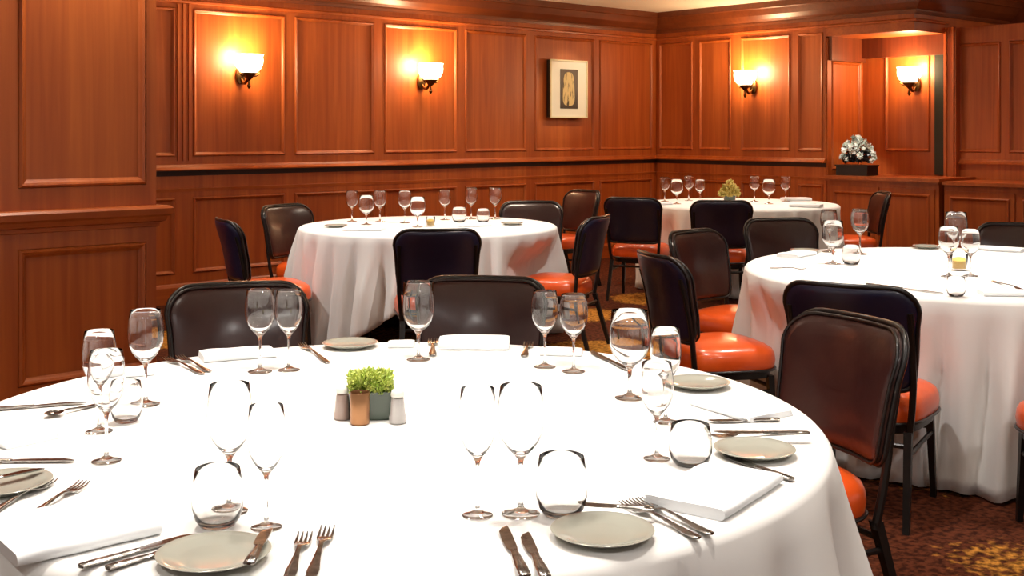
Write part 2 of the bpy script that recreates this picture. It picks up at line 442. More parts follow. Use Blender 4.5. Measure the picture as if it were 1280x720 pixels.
# ---------------------------------------------------------------- framed picture
pt, prz = wall_spot(t_at(705), .018, EYE + (HY - 111.5) * (CORNER + A * t_at(705)).y / F, False)
pic = empty('framed_picture', pt, prz); tag(pic, 'small ivory framed sepia picture hanging on the left wall panelling', 'picture')
W_, H_ = .25, .275
zc = 0
wx = (t_at(681) - t_at(727)) / 2; hz = 36 * (CORNER + A * t_at(705)).y / F
c = MB(); c.box(-wx + .004, wx - .004, 0, .05, -hz + .004, hz - .004); c.build('frame_box', M['frame_back'], pic, smooth=False)
c = MB(); fw = .014
for (a0, a1, b0, b1) in [(-wx, wx, hz - fw, hz), (-wx, wx, -hz, -hz + fw), (-wx, -wx + fw, -hz + fw, hz - fw), (wx - fw, wx, -hz + fw, hz - fw)]:
    c.box(a0, a1, .05, .066, b0, b1)
c.build('frame', M['frame'], pic, smooth=False)
c = MB(); c.box(-wx + fw, wx - fw, .05, .056, -hz + fw, hz - fw); c.build('mat_board', M['mat_board'], pic, smooth=False)
c = MB(); c.box(-wx * .48, wx * .48, .056, .0575, -hz * .68, hz * .68); art = c.build('print', M['frame_back'], pic, smooth=False)
c = MB(); o_ = []
for i in range(28):
    a = 2 * PI * i / 28
    x = math.copysign(abs(math.cos(a)) ** .6, math.cos(a)); z = math.copysign(abs(math.sin(a)) ** .5, math.sin(a))
    k = .75 + .18 * (1 - z) / 2 * 1.2
    o_.append((x * wx * .36 * k + .004, z * hz * .58))
c.loft([[(x, .0575, z) for x, z in o_], [(x, .0585, z) for x, z in o_]], True, True, True)
c.build('sketch', M['sketch'], art, smooth=False)

# ---------------------------------------------------------------- chairs
def rrect(w_top, w_bot, h, r_top, r_bot, n=7):
    """outline points (x, z) of a rounded trapezoid, z from 0 to h"""
    pts = []
    def arc(cx, cz, r, a0, a1):
        for i in range(n): 
            a = a0 + (a1 - a0) * i / (n - 1); pts.append((cx + r * math.cos(a), cz + r * math.sin(a)))
    arc(w_top / 2 - r_top, h - r_top, r_top, 0, PI / 2)
    pts.append((w_top * .2, h)); pts.append((0, h)); pts.append((-w_top * .2, h))
    arc(-w_top / 2 + r_top, h - r_top, r_top, PI / 2, PI)
    pts += [(-(w_top * .66 + w_bot * .34) / 2, h * .62), (-(w_top * .33 + w_bot * .67) / 2, h * .32)]
    arc(-w_bot / 2 + r_bot, r_bot, r_bot, PI, 1.5 * PI)
    pts.append((-w_bot * .2, 0)); pts.append((0, 0)); pts.append((w_bot * .2, 0))
    arc(w_bot / 2 - r_bot, r_bot, r_bot, 1.5 * PI, 2 * PI)
    pts += [((w_top * .33 + w_bot * .67) / 2, h * .32), ((w_top * .66 + w_bot * .34) / 2, h * .62)]
    return pts

def make_chair():
    r = empty('banquet_chair')
    RECL = math.radians(13); ZB = .480; HB = .365
    out = rrect(.475, .425, HB, .085, .045)
    cx, cz = 0, HB / 2
    def back_map(x, z, d):
        # d = forward offset; wrap: sides come forward
        y = d + .055 * (x / .24) ** 2 + .012 * math.sin(PI * z / HB)
        return (x, -.235 + y - z * math.tan(RECL), ZB + z)
    def pad(rings, c, cap=0):
        L = []
        for (sc, d) in rings:
            ring = []
            for (x, z) in out:
                # inset towards the centre
                dx, dz = x - cx, z - cz
                ring.append(back_map(cx + dx * (1 - sc / .24), cz + dz * (1 - sc / (HB / 2 + .002)), d))
            L.append(ring)
        c.loft(L, True, False, bool(cap))
    c = MB(); pad([(0, .0), (.004, .014), (.014, .026), (.03, .031), (.06, .036), (.10, .040), (.14, .042), (.1695, .042)], c, 1)
    c.build('backrest', M['burgundy'], r, angle=60)
    c = MB(); pad([(0, .0), (.003, -.010), (.012, -.018), (.03, -.022), (.07, -.024), (.12, -.024), (.1695, -.024)], c, 1)
    c.build('back_shell', M['navy'], r, angle=60)
    c = MB(); c.loop_tube([back_map(x * .985, cz + (z - cz) * .985, .021) for x, z in out], .0055)
    c.loop_tube([back_map(x * 1.005, cz + (z - cz) * 1.01, -.004) for x, z in out], .010)
    c.build('piping', M['piping'], r, angle=80)
    # seat
    def seat_out(n=44):
        pts = []
        for i in range(n):
            a = 2 * PI * i / n
            x = math.copysign(abs(math.cos(a)) ** .55, math.cos(a)); y = math.copysign(abs(math.sin(a)) ** .55, math.sin(a))
            w = .225 + .018 * y
            pts.append((x * w, y * .215 + .01))
        return pts
    so = seat_out()
    c = MB(); L = []
    for (k, z) in [(.90, .340), (.97, .343), (1.0, .358), (1.015, .385), (1.0, .412), (.96, .432), (.86, .447), (.7, .456), (.5, .461), (.25, .464), (.01, .465)]:
        L.append([(x * k, y * k, z) for x, y in so])
    c.loft(L, True, True, False); seat = c.build('seat', M['orange'], r, angle=70)
    c = MB(); c.loop_tube([(x * 1.008, y * 1.008, .350) for x, y in so], .0065); c.build('seat_piping', M['piping'], seat, angle=80)
    c = MB(); c.loft([[(x * .92, y * .92, z) for x, y in so] for z in (.312, .342)], True, True, True); c.build('seat_frame', M['black_metal'], r)
    # legs
    def leg(x0, y0, z0, x1, y1, a, b, mid=None):
        rings = []
        for (x, y, z, w) in ([(x0, y0, z0, a)] + ([mid] if mid else []) + [(x1, y1, 0, b)]):
            rings.append([(x - w, y - w, z), (x + w, y - w, z), (x + w, y + w, z), (x - w, y + w, z)])
        m = MB(); m.loft(rings, True, True, True); m.build('leg', M['black_metal'], r, smooth=False)
    for sx in (-1, 1):
        leg(sx * .185, .175, .32, sx * .195, .195, .014, .010)
        leg(sx * .19, -.19, .33, sx * .205, -.285, .014, .011)
        # upright from seat frame to the back
        m = MB(); m.tube([(sx * .192, -.185, .31), (sx * .205, -.20, .41)] + [tuple(Vector(back_map(sx * .212, zz, -.016))) for zz in (.02, .10, .2, .28)], .0125, 8)
        m.build('back_post', M['black_metal'], r)
        m = MB(); m.tube([(sx * .19, .178, .25), (sx * .194, -.215, .25)], .009, 8); m.build('stretcher', M['black_metal'], r)
    m = MB(); m.tube([(-.188, .178, .27), (.188, .178, .27)], .009, 8); m.build('stretcher', M['black_metal'], r)
    m = MB(); m.tube([(-.192, -.205, .28), (.192, -.205, .28)], .009, 8); m.build('stretcher', M['black_metal'], r)
    return r

T1 = Vector((-.285, 2.585, 0)); R1 = .962
T2 = Vector((-.57, 7.92, 0)); R2 = .875
T3 = Vector((2.02, 10.3, 0)); R3 = .86
T4 = Vector((2.16, 5.37, 0)); R4 = 1.06

chair0 = make_chair(); tag(chair0, '', 'chair', 'leather backed banquet chairs'); used = [False]; CH = []
def chair(px, d, fx, fy, label, dz=None):
    f = Vector((fx, fy, 0)).normalized()
    p = PD(px, d) + f * .27
    o = chair0 if not used[0] else dup(chair0)
    used[0] = True
    o.location = p; o.rotation_euler = (0, 0, math.atan2(f.y, f.x) - PI / 2); o['label'] = label
    CH.append((p, f)); return o
chair(297, 4.08, .30, -1.0, 'burgundy leather chair facing the front table between wood pier and front-left place settings')
chair(603, 4.25, -.10, -1.0, 'burgundy leather chair on the far side of the front table, behind its centre napkin')
chair(1062, 3.36, -.86, -.42, 'burgundy leather chair at the right end of the front table, seat half under the cloth')
chair(547, 6.42, -.12, 1.0, 'navy backed chair seen from behind, tucked in at the near side of the middle-left table')
chair(284, 7.12, 1.0, .50, 'navy backed chair seen side-on with orange seat, at the left end of the middle-left table')
chair(356, 8.5, .75, -.55, 'chair against the left wall behind the middle-left table, beside its left end')
chair(664, 8.9, .05, -1.0, 'chair at the far right of the middle-left table, only its back showing')
chair(746, 7.4, -1.0, .42, 'dark chair seen side-on with orange seat turned to the right end of the middle-left table')
chair(730, 10.6, -.75, -.55, 'chair by the left wall near the room corner, back turned to the panelling')
chair(790, 9.45, .35, .95, 'black backed chair at the near left of the far corner table, orange seat below')
chair(902, 9.06, .10, 1.0, 'black backed chair seen from behind in front of the middle of the far corner table')
chair(1103, 10.3, -1.0, .05, 'black chair seen edge-on at the right end of the far corner table')
chair(824, 5.14, 1.0, .30, 'black chair seen side-on with large orange seat, at the left end of the right-hand table')
chair(868, 6.28, .75, -.75, 'chair with shiny highlighted back, just behind the large orange seat of the right-hand table')
chair(974, 7.15, .20, -1.0, 'chair with greyish brown back behind the left part of the right-hand table')
chair(1275, 6.75, -.45, -1.0, 'chair behind the far right of the right-hand table, its back cut by the photo edge')
chair(1060, 4.12, .62, 1.0, 'dark backed chair with round orange seat at the near side of the right-hand table')
chair(1424, 3.66, .05, 1.0, 'dark chair mostly outside the photo at the lower right, only a black leg showing')

# ---------------------------------------------------------------- tables and cloths
def table(c, R, label):
    t = empty('round_table', c); tag(t, label, 'table', 'round banquet tables under cloths')
    m = MB(); m.lathe([(0, .716), (R - .030, .716), (R - .024, .721), (R - .024, .732), (R - .030, .738), (0, .744)], 64); m.build('tabletop', M['tabletop'], t)
    for k in range(4):
        a = PI / 4 + k * PI / 2; rr = R * .55
        m = MB(); m.tube([(rr * math.cos(a), rr * math.sin(a), .722), (rr * math.cos(a) * 1.08, rr * math.sin(a) * 1.08, 0)], .016, 10); m.build('leg', M['black_metal'], t)
    return t
def cloth_push(c, R, a):
    """largest radius at angle a that stays clear of chair seats pressed against the cloth"""
    best = 9.0
    for (p, f) in CH:
        if (Vector((p.x - c.x, p.y - c.y))).length > R + .6: continue
        sd = Vector((f.y, -f.x, 0)); r = R + .2
        while r > R - .30:
            q = Vector((c.x + r * math.cos(a), c.y + r * math.sin(a), 0)) - Vector((p.x, p.y, 0))
            if abs(q.dot(sd)) < .245 and -.25 < q.dot(f) < .245: best = min(best, r)
            r -= .01
    return best - .012
def cloth(c, R, seed, label, hem=None, flare=.05, amp=.05, nf=15):
    rnd = random.Random(seed); ph = [rnd.uniform(0, 2 * PI) for _ in range(6)]
    def fold(a):
        v = 1.5 * (abs(math.sin(.5 * ((nf + nf % 2) * a + ph[0] + 1.4 * math.sin(3 * a + ph[1])))) ** 1.3 - .62) + math.sin(int(nf / 1.7) * a + ph[2] + .5 * math.sin(2 * a + ph[3])) * .35 + .16 * math.sin(2 * nf * a + ph[4])
        return v
    n = 320; rings = []
    for r in (.001, .2, .4, .6, .8, .92):
        rings.append([(R * r * math.cos(2 * PI * i / n), R * r * math.sin(2 * PI * i / n), .75) for i in range(n)])
    for (dr, z) in ((-.026, .7498), (-.014, .7475), (-.005, .7425), (0, .737), (.004, .731)):
        rings.append([((R + dr) * math.cos(2 * PI * i / n), (R + dr) * math.sin(2 * PI * i / n), z) for i in range(n)])
    K = 14
    push = [cloth_push(c, R, 2 * PI * i / n) for i in range(n)]
    push = [min(v, R + .2) for v in push]
    push = [min(push[(i + j) % n] + abs(j) * .012 for j in range(-8, 9)) for i in range(n)]
    for k in range(1, K + 1):
        q = k / K; ring = []
        for i in range(n):
            a = 2 * PI * i / n
            hz_ = hem(a) if hem else .012
            hz_ = max(.008, hz_ + .006 * math.sin(nf * a + ph[5]))
            z = .731 + (hz_ - .731) * q; dd = (.731 - z) / .72
            am = amp * min(1, dd * 2.2) * (1 + .25 * math.sin(4 * a + 5 * dd))
            rr = R + .006 + flare * dd + am * fold(a + .06 * dd)
            w_ = min(1, max(0, (.72 - z) / .22)); w_ = w_ * w_ * (3 - 2 * w_)
            if push[i] < rr: rr = rr + (push[i] - rr) * w_
            ring.append((rr * math.cos(a), rr * math.sin(a), z))
        rings.append(ring)
    m = MB(); m.loft(rings)
    o = m.build('tablecloth', M['cloth'], smooth=True, angle=180); o.location = c
    sol = o.modifiers.new('thickness', 'SOLIDIFY'); sol.thickness = .002; sol.offset = -1
    tag(o, label, 'tablecloth', 'white round tablecloths'); return o
table(T1, R1, 'round table under the front white cloth with the green plant cube')
table(T2, R2, 'round table under the middle-left white cloth')
table(T3, R3, 'round table under the white cloth in the far corner')
table(T4, R4, 'large round table under the right-hand white cloth')
cloth(T1, R1, 3, 'large brightly lit white tablecloth on the front table, draped to the carpet', flare=.14, amp=.060, nf=22)
ca = math.atan2(6.42 - T2.y, -.36 - T2.x)
def hem2(a):
    d = abs((a - ca + PI) % (2 * PI) - PI)
    return .012 + max(0, .44 * (1 - d / .75))
cloth(T2, R2, 11, 'white tablecloth on the middle-left table, hem lifted over a chair seat', hem=hem2, flare=.04, amp=.075, nf=32)
cloth(T3, R3, 5, 'white tablecloth on the far table in the room corner', flare=.03, amp=.055, nf=32)
cloth(T4, R4, 8, 'white tablecloth on the right-hand table, falling straight to the carpet', flare=.015, amp=.065, nf=34)

# ---------------------------------------------------------------- glassware
def wine_profile():
    # unit-ish glass: bowl radius .040, height .215; outer then inner surface
    o = [(0.0001, 0.0), (.031, .0), (.032, .0015), (.029, .003), (.016, .006), (.006, .011), (.0038, .02), (.0034, .05), (.0036, .08), (.0055, .091), (.012, .100),
         (.022, .110), (.031, .123), (.0375, .138), (.040, .155), (.0395, .175), (.0372, .195), (.0345, .2145)]
    i = [(.0336, .215), (.0362, .195), (.0384, .175), (.0388, .155), (.0363, .139), (.0298, .125), (.021, .113), (.011, .1045), (.0001, .101)]
    return o + i
def wide_profile():
    o = [(0.0001, 0.0), (.034, .0), (.035, .0015), (.030, .003), (.015, .007), (.006, .013), (.004, .022), (.0042, .045), (.006, .068), (.013, .079), (.027, .089),
         (.040, .105), (.0475, .125), (.048, .145), (.0465, .170), (.044, .2095)]
    i = [(.0430, .21), (.0453, .170), (.0467, .145), (.0462, .126), (.0388, .107), (.026, .0925), (.012, .083), (.0001, .081)]
    return o + i
def tumbler_profile():
    o = [(.0001, 0), (.022, 0), (.030, .003), (.038, .015), (.0435, .035), (.044, .055), (.041, .08), (.0375, .0995)]
    i = [(.0365, .1), (.0398, .08), (.0427, .055), (.042, .037), (.036, .018), (.027, .009), (.0001, .008)]
    return o + i
KINDS = {'wine': ('wine_glass', wine_profile, 'wine glass'), 'wide': ('water_goblet', wide_profile, 'wine glass'), 'tumbler': ('glass_tumbler', tumbler_profile, 'tumbler')}
protos = {}
def on_table(p, margin):
    """keep a thing wholly on the top of the table nearest to it"""
    c, r = min(((T1, R1), (T2, R2), (T3, R3), (T4, R4)), key=lambda q: (Vector((p.x - q[0].x, p.y - q[0].y)).length - q[1]))
    d = Vector((p.x - c.x, p.y - c.y)); m_ = r - margin
    if d.length > m_:
        d = d.normalized() * m_; p = Vector((c.x + d.x, c.y + d.y, p.z)); FIX.append(1)
    return p
FIX = []
def glass(kind, x, y, label, sr=1.0, sh=1.0, group='glasses on the front table'):
    nm, pf, cat = KINDS[kind]
    p = on_table(P(x, y), .07)
    if kind not in protos:
        m = MB(); m.lathe(pf(), 36); o = m.build(nm, M['glass'], angle=60); protos[kind] = o; o['category'] = cat
    else:
        o = protos[kind].copy(); COL.objects.link(o)
    o.location = (p.x, p.y, .7505); o.scale = (sr, sr, sh); o['label'] = label; o['group'] = group
    return o
# front table
glass('wine', 651, 643, 'large wine glass in front of the tumbler, right of the near centre pair', 1.0, 1.0)
glass('wine', 597, 645, 'narrow wine glass, left one of the near centre pair', .80, .99)
glass('tumbler', 702, 645, 'round tumbler behind the plate at the near centre of the front table')
glass('wine', 287, 640, 'large wine glass at the near left of the front table, behind the plate with cutlery', .95, 1.0)
glass('wine', 333, 660, 'smaller wine glass at the near left, just right of a tumbler', .78, .92)
glass('tumbler', 272, 658, 'tumbler at the near left of the front table, beside the larger wine glass', .95, .95)
glass('wine', 133, 577, 'front wine glass of the cluster of three at the left of the front table', .88, 1.0)
glass('wine', 124, 540, 'wine glass overlapped in the left cluster of the front table, with the highest narrow rim', .88, 1.0)
glass('tumbler', 158, 528, 'tumbler half hidden between the glasses at the left side of the front table', .8, .9)
glass('wine', 182, 506, 'wine glass standing alone before the wood pier near the burgundy chair', 1.03, 1.03)
glass('wine', 325, 465, 'left one of two wine glasses before the far-left burgundy chair', 1.0, 1.02)
glass('wine', 361, 463, 'right one of two wine glasses before the far-left burgundy chair', .92, 1.0)
glass('wide', 523, 450, 'wide goblet at the far side of the front table, left of the centre napkin', .94, 1.04)
glass('wine', 681, 459, 'left one of two wine glasses right of the thick centre napkin', .93, .96)
glass('wine', 717, 465, 'right one of two wine glasses right of the thick centre napkin', .96, .96)
glass('wide', 787, 498, 'wide bowled goblet at the right side of the front table, nearest the gold carpet patch', 1.0, 1.0)
glass('wine', 832, 528, 'wine glass behind the small wine glass at the right of the front table', .86, .96)
glass('wine', 821, 574, 'small wine glass in front of the right-hand glass cluster, beside the low tumbler', .82, .88)
glass('tumbler', 863, 582, 'low tumbler at the right of the front table beside a plate', .95, .80)

# middle-left table
g2 = 'glasses on the middle-left table'
for i, (x, y, k, s_, lb) in enumerate([
    (440, 277, 'wine', .95, 'leftmost wine glass on the middle-left table'), (458, 281, 'wide', .9, 'wide goblet second from the left on the middle-left table'),
    (475, 277, 'wine', .95, 'wine glass just right of the wide goblet on the middle-left table'), (506, 279, 'wine', .98, 'wine glass above the left edge of the navy chair on the middle-left table'),
    (522, 284, 'wide', .9, 'goblet beside the candle holder on the middle-left table'), (556, 275, 'wine', .95, 'wine glass at the centre rear of the middle-left table, left one of two'),
    (574, 278, 'tumbler', 1.0, 'low tumbler at the centre rear of the middle-left table'), (589, 274, 'wine', 1.0, 'wine glass right of the low tumbler on the middle-left table'),
    (604, 278, 'tumbler', .9, 'low tumbler between the two rightmost wine glasses on the middle-left table'), (619, 274, 'wine', 1.0, 'rightmost wine glass on the middle-left table')]):
    glass(k, x, y, lb, s_ * 1.18, s_ * 1.06, g2)
g3 = 'glasses on the far corner table'
for (x, y, k, s_, lb) in [(831, 252, 'wine', .95, 'leftmost wine glass on the far corner table'), (846, 255, 'wide', .95, 'goblet second from the left on the far corner table'),
    (861, 251, 'wine', .98, 'wine glass left of the golden plant, left one of two on the far table'), (875, 254, 'wine', .9, 'wine glass left of the golden plant, right one of two on the far table'),
    (943, 252, 'wine', .98, 'wine glass just right of the golden plant on the far table'), (961, 255, 'wide', .95, 'goblet between two wine glasses right of the golden plant'),
    (982, 252, 'wine', .98, 'rightmost wine glass on the far corner table')]:
    glass(k, x, y, lb, s_ * 1.22, s_ * 1.08, g3)
g4 = 'glasses on the right-hand table'
for (x, y, k, s_, lb) in [(1036, 315, 'wine', 1.0, 'rear wine glass of the pair at the left of the right-hand table'), (1041, 330, 'wide', .95, 'front goblet of the pair at the left of the right-hand table'),
    (1075, 318, 'wine', 1.05, 'wine glass left of centre on the right-hand table, against the dark panelling'), (1064, 331, 'tumbler', .9, 'tumbler among the glasses at the left of the right-hand table'),
    (1195, 322, 'wide', 1.05, 'tall goblet behind the candle holder on the right-hand table'), (1186, 346, 'wine', .98, 'wine glass left of the candle holder on the right-hand table'),
    (1213, 345, 'wine', .92, 'wine glass right of the candle holder on the right-hand table'), (1190, 377, 'tumbler', .75, 'small tumbler lying near the front edge of the right-hand table')]:
    glass(k, x, y, lb, s_ * 1.12, s_ * 1.04, g4)

# ---------------------------------------------------------------- plates
m = MB(); m.lathe([(0.0001, .003), (.045, .003), (.047, 0), (.050, 0), (.053, .004), (.070, .009), (.0805, .0135), (.082, .0150), (.0805, .0158), (.070, .0120), (.052, .0075), (.046, .0065), (.0001, .006)], 56)
plate0 = m.build('side_plate', M['china'], angle=50); plate0['category'] = 'plate'; pu = [0]
def plate(x, y, label, s_=1.0, mat=None, group='side plates'):
    p = on_table(P(x, y), .09)
    o = plate0 if not pu[0] else plate0.copy()
    if pu[0]: COL.objects.link(o)
    pu[0] = 1
    o.location = (p.x, p.y, .7505); o.scale = (s_, s_, 1); o['label'] = label; o['group'] = group
    return o
plate(763, 678, 'grey-green side plate at the near centre of the front table, beside two knives')
plate(943, 569, 'side plate at the right edge of the front table with a knife across its rim', .98)
plate(265, 703, 'grey-green side plate at the near left edge of the photo bottom, between knives and forks', 1.03)
plate(437, 433, 'side plate at the far side of the front table, left of the wide goblet')
plate(872, 484, 'side plate at the far right of the front table, before the large orange seat', .98)
plate(5, 612, 'side plate cut by the left photo edge on the front table', 1.0)
plate(1147, 306, 'side plate at the rear of the right-hand table', .9, group='side plates on other tables')
plate(1000, 315, 'side plate at the left of the right-hand table beside a napkin', .95, group='side plates on other tables')
plate(420, 284, 'side plate at the left of the middle-left table', .95, group='side plates on other tables')
plate(640, 281, 'side plate at the right of the middle-left table', .95, group='side plates on other tables')
plate(1010, 257, 'side plate at the right of the far corner table', .95, group='side plates on other tables')

# ---------------------------------------------------------------- napkins
def napkin_mesh(L, Wd, th, seed):
    rnd = random.Random(seed); m = MB(); n = 16; rings = []
    prof = []
    for i in range(7):
        a = PI / 2 + PI * i / 6; prof.append((-Wd / 2 + th / 2 + th / 2 * math.cos(a), th / 2 + th / 2 * math.sin(a)))
    prof += [(-Wd * .2, 0), (Wd * .2, 0), (Wd / 2 - .002, 0), (Wd / 2, th * .12), (Wd / 2 - .001, th * .27), (Wd / 2 - .010, th * .31), (Wd / 2 - .003, th * .36),
             (Wd / 2 - .002, th * .60), (Wd / 2 - .012, th * .65), (Wd / 2 - .005, th * .70), (Wd / 2 - .005, th * .92), (Wd / 2 - .012, th), (Wd * .2, th * 1.03), (-Wd * .2, th * 1.03)]
    for k in range(n + 1):
        q = k / n; x = (q - .5) * L; e = 1 - .10 * (abs(q - .5) * 2) ** 8
        ring = []
        for (y, z) in prof:
            w = noise.noise(Vector((x * 14 + seed, y * 14, z * 30))) * .0022
            ring.append((x + w, y * (1 - .015 * (abs(q - .5) * 2) ** 10) + w, max(0, z * e + (w * .8 if z > th * .5 else 0))))
        rings.append(ring)
    m.loft(rings, True, True, True); return m
def napkin(x, y, ang, label, L=.25, Wd=.155, th=.018, seed=0, group='folded white napkins'):
    p = on_table(P(x, y), .105)
    o = napkin_mesh(L, Wd, th, seed).build('folded_napkin', M['napkin'], angle=50)
    o.location = (p.x, p.y, .7505); o.rotation_euler = (0, 0, math.radians(ang)); tag(o, label, 'napkin', group); return o
napkin(894, 618, 55, 'folded white napkin at the near right of the front table, beside two crossed forks', .25, .155, .020, 1)
napkin(88, 668, 40, 'large folded white napkin at the lower left corner of the front table', .22, .20, .022, 2)
napkin(289, 443, 24, 'folded napkin before the far-left burgundy chair', .20, .11, .020, 3)
napkin(598, 431, 0, 'thick folded napkin centred before the far burgundy chair', .205, .10, .032, 4)
napkin(502, 432, 0, 'small folded napkin just left of the wide goblet at the far side', .075, .05, .018, 5)
napkin(712, 439, -6, 'folded napkin behind the two wine glasses right of centre', .12, .07, .016, 6)
napkin(925, 513, -58, 'folded napkin at the right of the front table behind the plate and its cutlery', .20, .135, .014, 7)
napkin(12, 545, -40, 'folded napkin at the left photo edge, behind the long knife', .20, .12, .012, 8)
napkin(152, 468, 25, 'folded napkin before the wood pier, behind the lone wine glass', .13, .08, .016, 9)
g = 'folded napkins on the other tables'
napkin(996, 320, 50, 'folded napkin at the left rear of the right-hand table', .22, .12, .02, 10, g)
napkin(1258, 307, -40, 'folded napkin at the far right of the right-hand table', .24, .12, .02, 11, g)
napkin(1262, 369, -6, 'folded napkin with a fork at the near right of the right-hand table', .22, .10, .018, 12, g)
napkin(455, 288, -10, 'folded napkin at the near left of the middle-left table', .26, .12, .02, 13, g)
napkin(590, 283, 20, 'folded napkin at the near right of the middle-left table', .24, .12, .02, 14, g)
napkin(995, 251, 5, 'folded napkin standing at the right rear of the far corner table', .26, .12, .03, 15, g)
napkin(1008, 259, -30, 'folded napkin at the near right of the far corner table', .26, .12, .03, 16, g)
napkin(822, 256, 30, 'folded napkin at the left end of the far corner table', .18, .12, .02, 17, g)

# ---------------------------------------------------------------- cutlery
def strip(m, prof, cross=6):
    """prof: (y, halfwidth, zmid, halfthick)"""
    rings = []
    for (y, w, z, h) in prof:
        rings.append([(w * math.cos(a), y, z + h * math.sin(a)) for a in [2 * PI * (k + .5) / (cross * 2) for k in range(cross * 2)]])
    m.loft(rings, True, True, True)
def make_fork():
    m = MB()
    strip(m, [(0, .004, .004, .0018), (.004, .0085, .004, .002), (.03, .0095, .004, .0022), (.06, .0065, .006, .0022), (.10, .0038, .009, .0022), (.125, .0038, .010, .002), (.135, .006, .009, .0018), (.145, .011, .007, .0016), (.158, .0125, .005, .0014), (.163, .0125, .0048, .0014)])
    for k in range(4):
        x = -.0105 + .007 * k
        rings = []
        for (y, w, z) in [(.160, .0021, .0049), (.175, .0019, .0045), (.192, .0016, .006), (.205, .0007, .009)]:
            rings.append([(x - w, y, z - .001), (x + w, y, z - .001), (x + w, y, z + .001), (x - w, y, z + .001)])
        m.loft(rings, True, True, True)
    o = m.build('fork', M['steel']); o['category'] = 'fork'; return o
def make_knife():
    r = empty('knife'); r['category'] = 'knife'
    m = MB(); strip(m, [(0, .003, .005, .002), (.004, .009, .005, .0035), (.04, .0092, .005, .004), (.09, .0068, .005, .0035), (.105, .006, .005, .003), (.112, .0075, .005, .003)]); m.build('handle', M['steel'], r)
    m = MB(); rings = []
    for (y, x0, x1) in [(.110, -.006, .006), (.125, -.010, .007), (.17, -.0115, .0075), (.205, -.010, .0075), (.222, -.004, .007), (.23, .003, .0055)]:
        rings.append([(x0, y, .0048), ((x0 + x1) / 2, y, .004), (x1, y, .0036), (x1, y, .0062), ((x0 + x1) / 2, y, .0058), (x0, y, .0052)])
    m.loft(rings, True, True, True); m.build('blade', M['steel'], r, smooth=False); return r
def make_spoon():
    m = MB()
    strip(m, [(0, .004, .004, .0018), (.004, .008, .004, .002), (.03, .009, .004, .0022), (.06, .006, .006, .0022), (.10, .0034, .009, .002), (.125, .0034, .009, .002)])
    rings = []
    for i in range(11):
        q = i / 10; y = .122 + .062 * q; w = .019 * math.sin(PI * (q ** .85)) ** .7 + .0012
        rings.append([(w * math.cos(a), y, .0105 - .0075 * math.sin(PI * q) * (1 - (math.cos(a)) ** 2) * (1 if math.sin(a) < 0 else .85)) for a in [2 * PI * k / 16 for k in range(16)]])
    m.loft(rings, True, True, True); o = m.build('spoon', M['steel']); o['category'] = 'spoon'; return o
cut = {'fork': (make_fork, .205), 'knife': (make_knife, .23), 'spoon': (make_spoon, .184)}; cp = {}
def cutlery(kind, h, tip, label, z=.7505, group='cutlery on the front table', tilt=0, wide=1.0):
    a = P(*h); b = P(*tip); d = b - a; L = d.length
    mk, l0 = cut[kind]
    if kind not in cp: o = mk(); cp[kind] = o
    else: o = dup(cp[kind])
    o.location = (a.x, a.y, z); o.rotation_euler = (tilt, 0, math.atan2(d.y, d.x) - PI / 2)
    k = L / l0; o.scale = (wide, k, 1); o['label'] = label; o['group'] = group; return o
cutlery('knife', (657, 725), (629, 662), 'left one of two knives beside the near centre plate')
cutlery('knife', (682, 726), (656, 670), 'right one of two knives beside the near centre plate')
cutlery('fork', (874, 676), (780, 632), 'nearer one of two forks before the near right napkin')
cutlery('fork', (890, 671), (796, 629), 'farther one of two forks before the near right napkin')
cutlery('fork', (361, 726), (382, 672), 'left one of two forks standing apart at the photo bottom, right of the plate')
cutlery('fork', (388, 726), (410, 664), 'right one of two forks at the photo bottom, right of the plate')
cutlery('knife', (98, 713), (246, 671), 'dark knife before the large lower left napkin, its tip behind the plate')
cutlery('knife', (132, 715), (246, 682), 'second knife before the large lower left napkin, closer to the plate')
cutlery('knife', (311, 723), (336, 677), 'butter knife lying across the right rim of the lower left plate', z=.766)
cutlery('fork', (-20, 648), (66, 604), 'fork behind the large lower left napkin, nearest the cut-off plate')
cutlery('fork', (30, 652), (106, 607), 'fork behind the large lower left napkin, farther from the cut-off plate')
cutlery('knife', (-62, 580), (94, 578), 'long knife pointing right at the left photo edge')
cutlery('knife', (-50, 622), (54, 599), 'butter knife lying on the plate at the left photo edge', z=.766)
cutlery('knife', (-20, 515), (108, 505), 'knife at the left rim of the front table, behind the spoon')
cutlery('spoon', (120, 508), (56, 524), 'spoon at the left of the front table below the wood pier')
cutlery('fork', (254, 469), (207, 450), 'left one of two forks beside the napkin of the far-left chair')
cutlery('fork', (262, 466), (224, 448), 'right one of two forks beside the napkin of the far-left chair')
cutlery('fork', (410, 455), (376, 432), 'fork between the napkin of the far-left chair and the far plate')
cutlery('fork', (541, 446), (541, 427), 'fork at the far side beside the wide goblet', wide=1.2)
cutlery('fork', (655, 447), (661, 431), 'fork right of the thick centre napkin', wide=1.2)
cutlery('knife', (785, 464), (738, 441), 'knife right of the two far wine glasses, left of the wide bowled goblet')
cutlery('knife', (1012, 554), (893, 553), 'knife along the far rim of the right-hand plate on the front table', z=.7665)
cutlery('fork', (994, 542), (888, 549), 'fork between the right-hand plate and the napkin behind it')
cutlery('knife', (991, 603), (902, 571), 'knife before the right-hand plate on the front table')
cutlery('knife', (975, 527), (886, 529), 'knife along the near edge of the right-hand rear napkin', z=.7505)
cutlery('knife', (906, 478), (846, 473), 'knife behind the far right plate of the front table')
cutlery('knife', (818, 652), (722, 646), 'butter knife along the far rim of the near centre plate', z=.7665)
g = 'cutlery on the right-hand table'
cutlery('knife', (1082, 356), (1180, 368), 'knife near the front edge of the right-hand table', group=g)
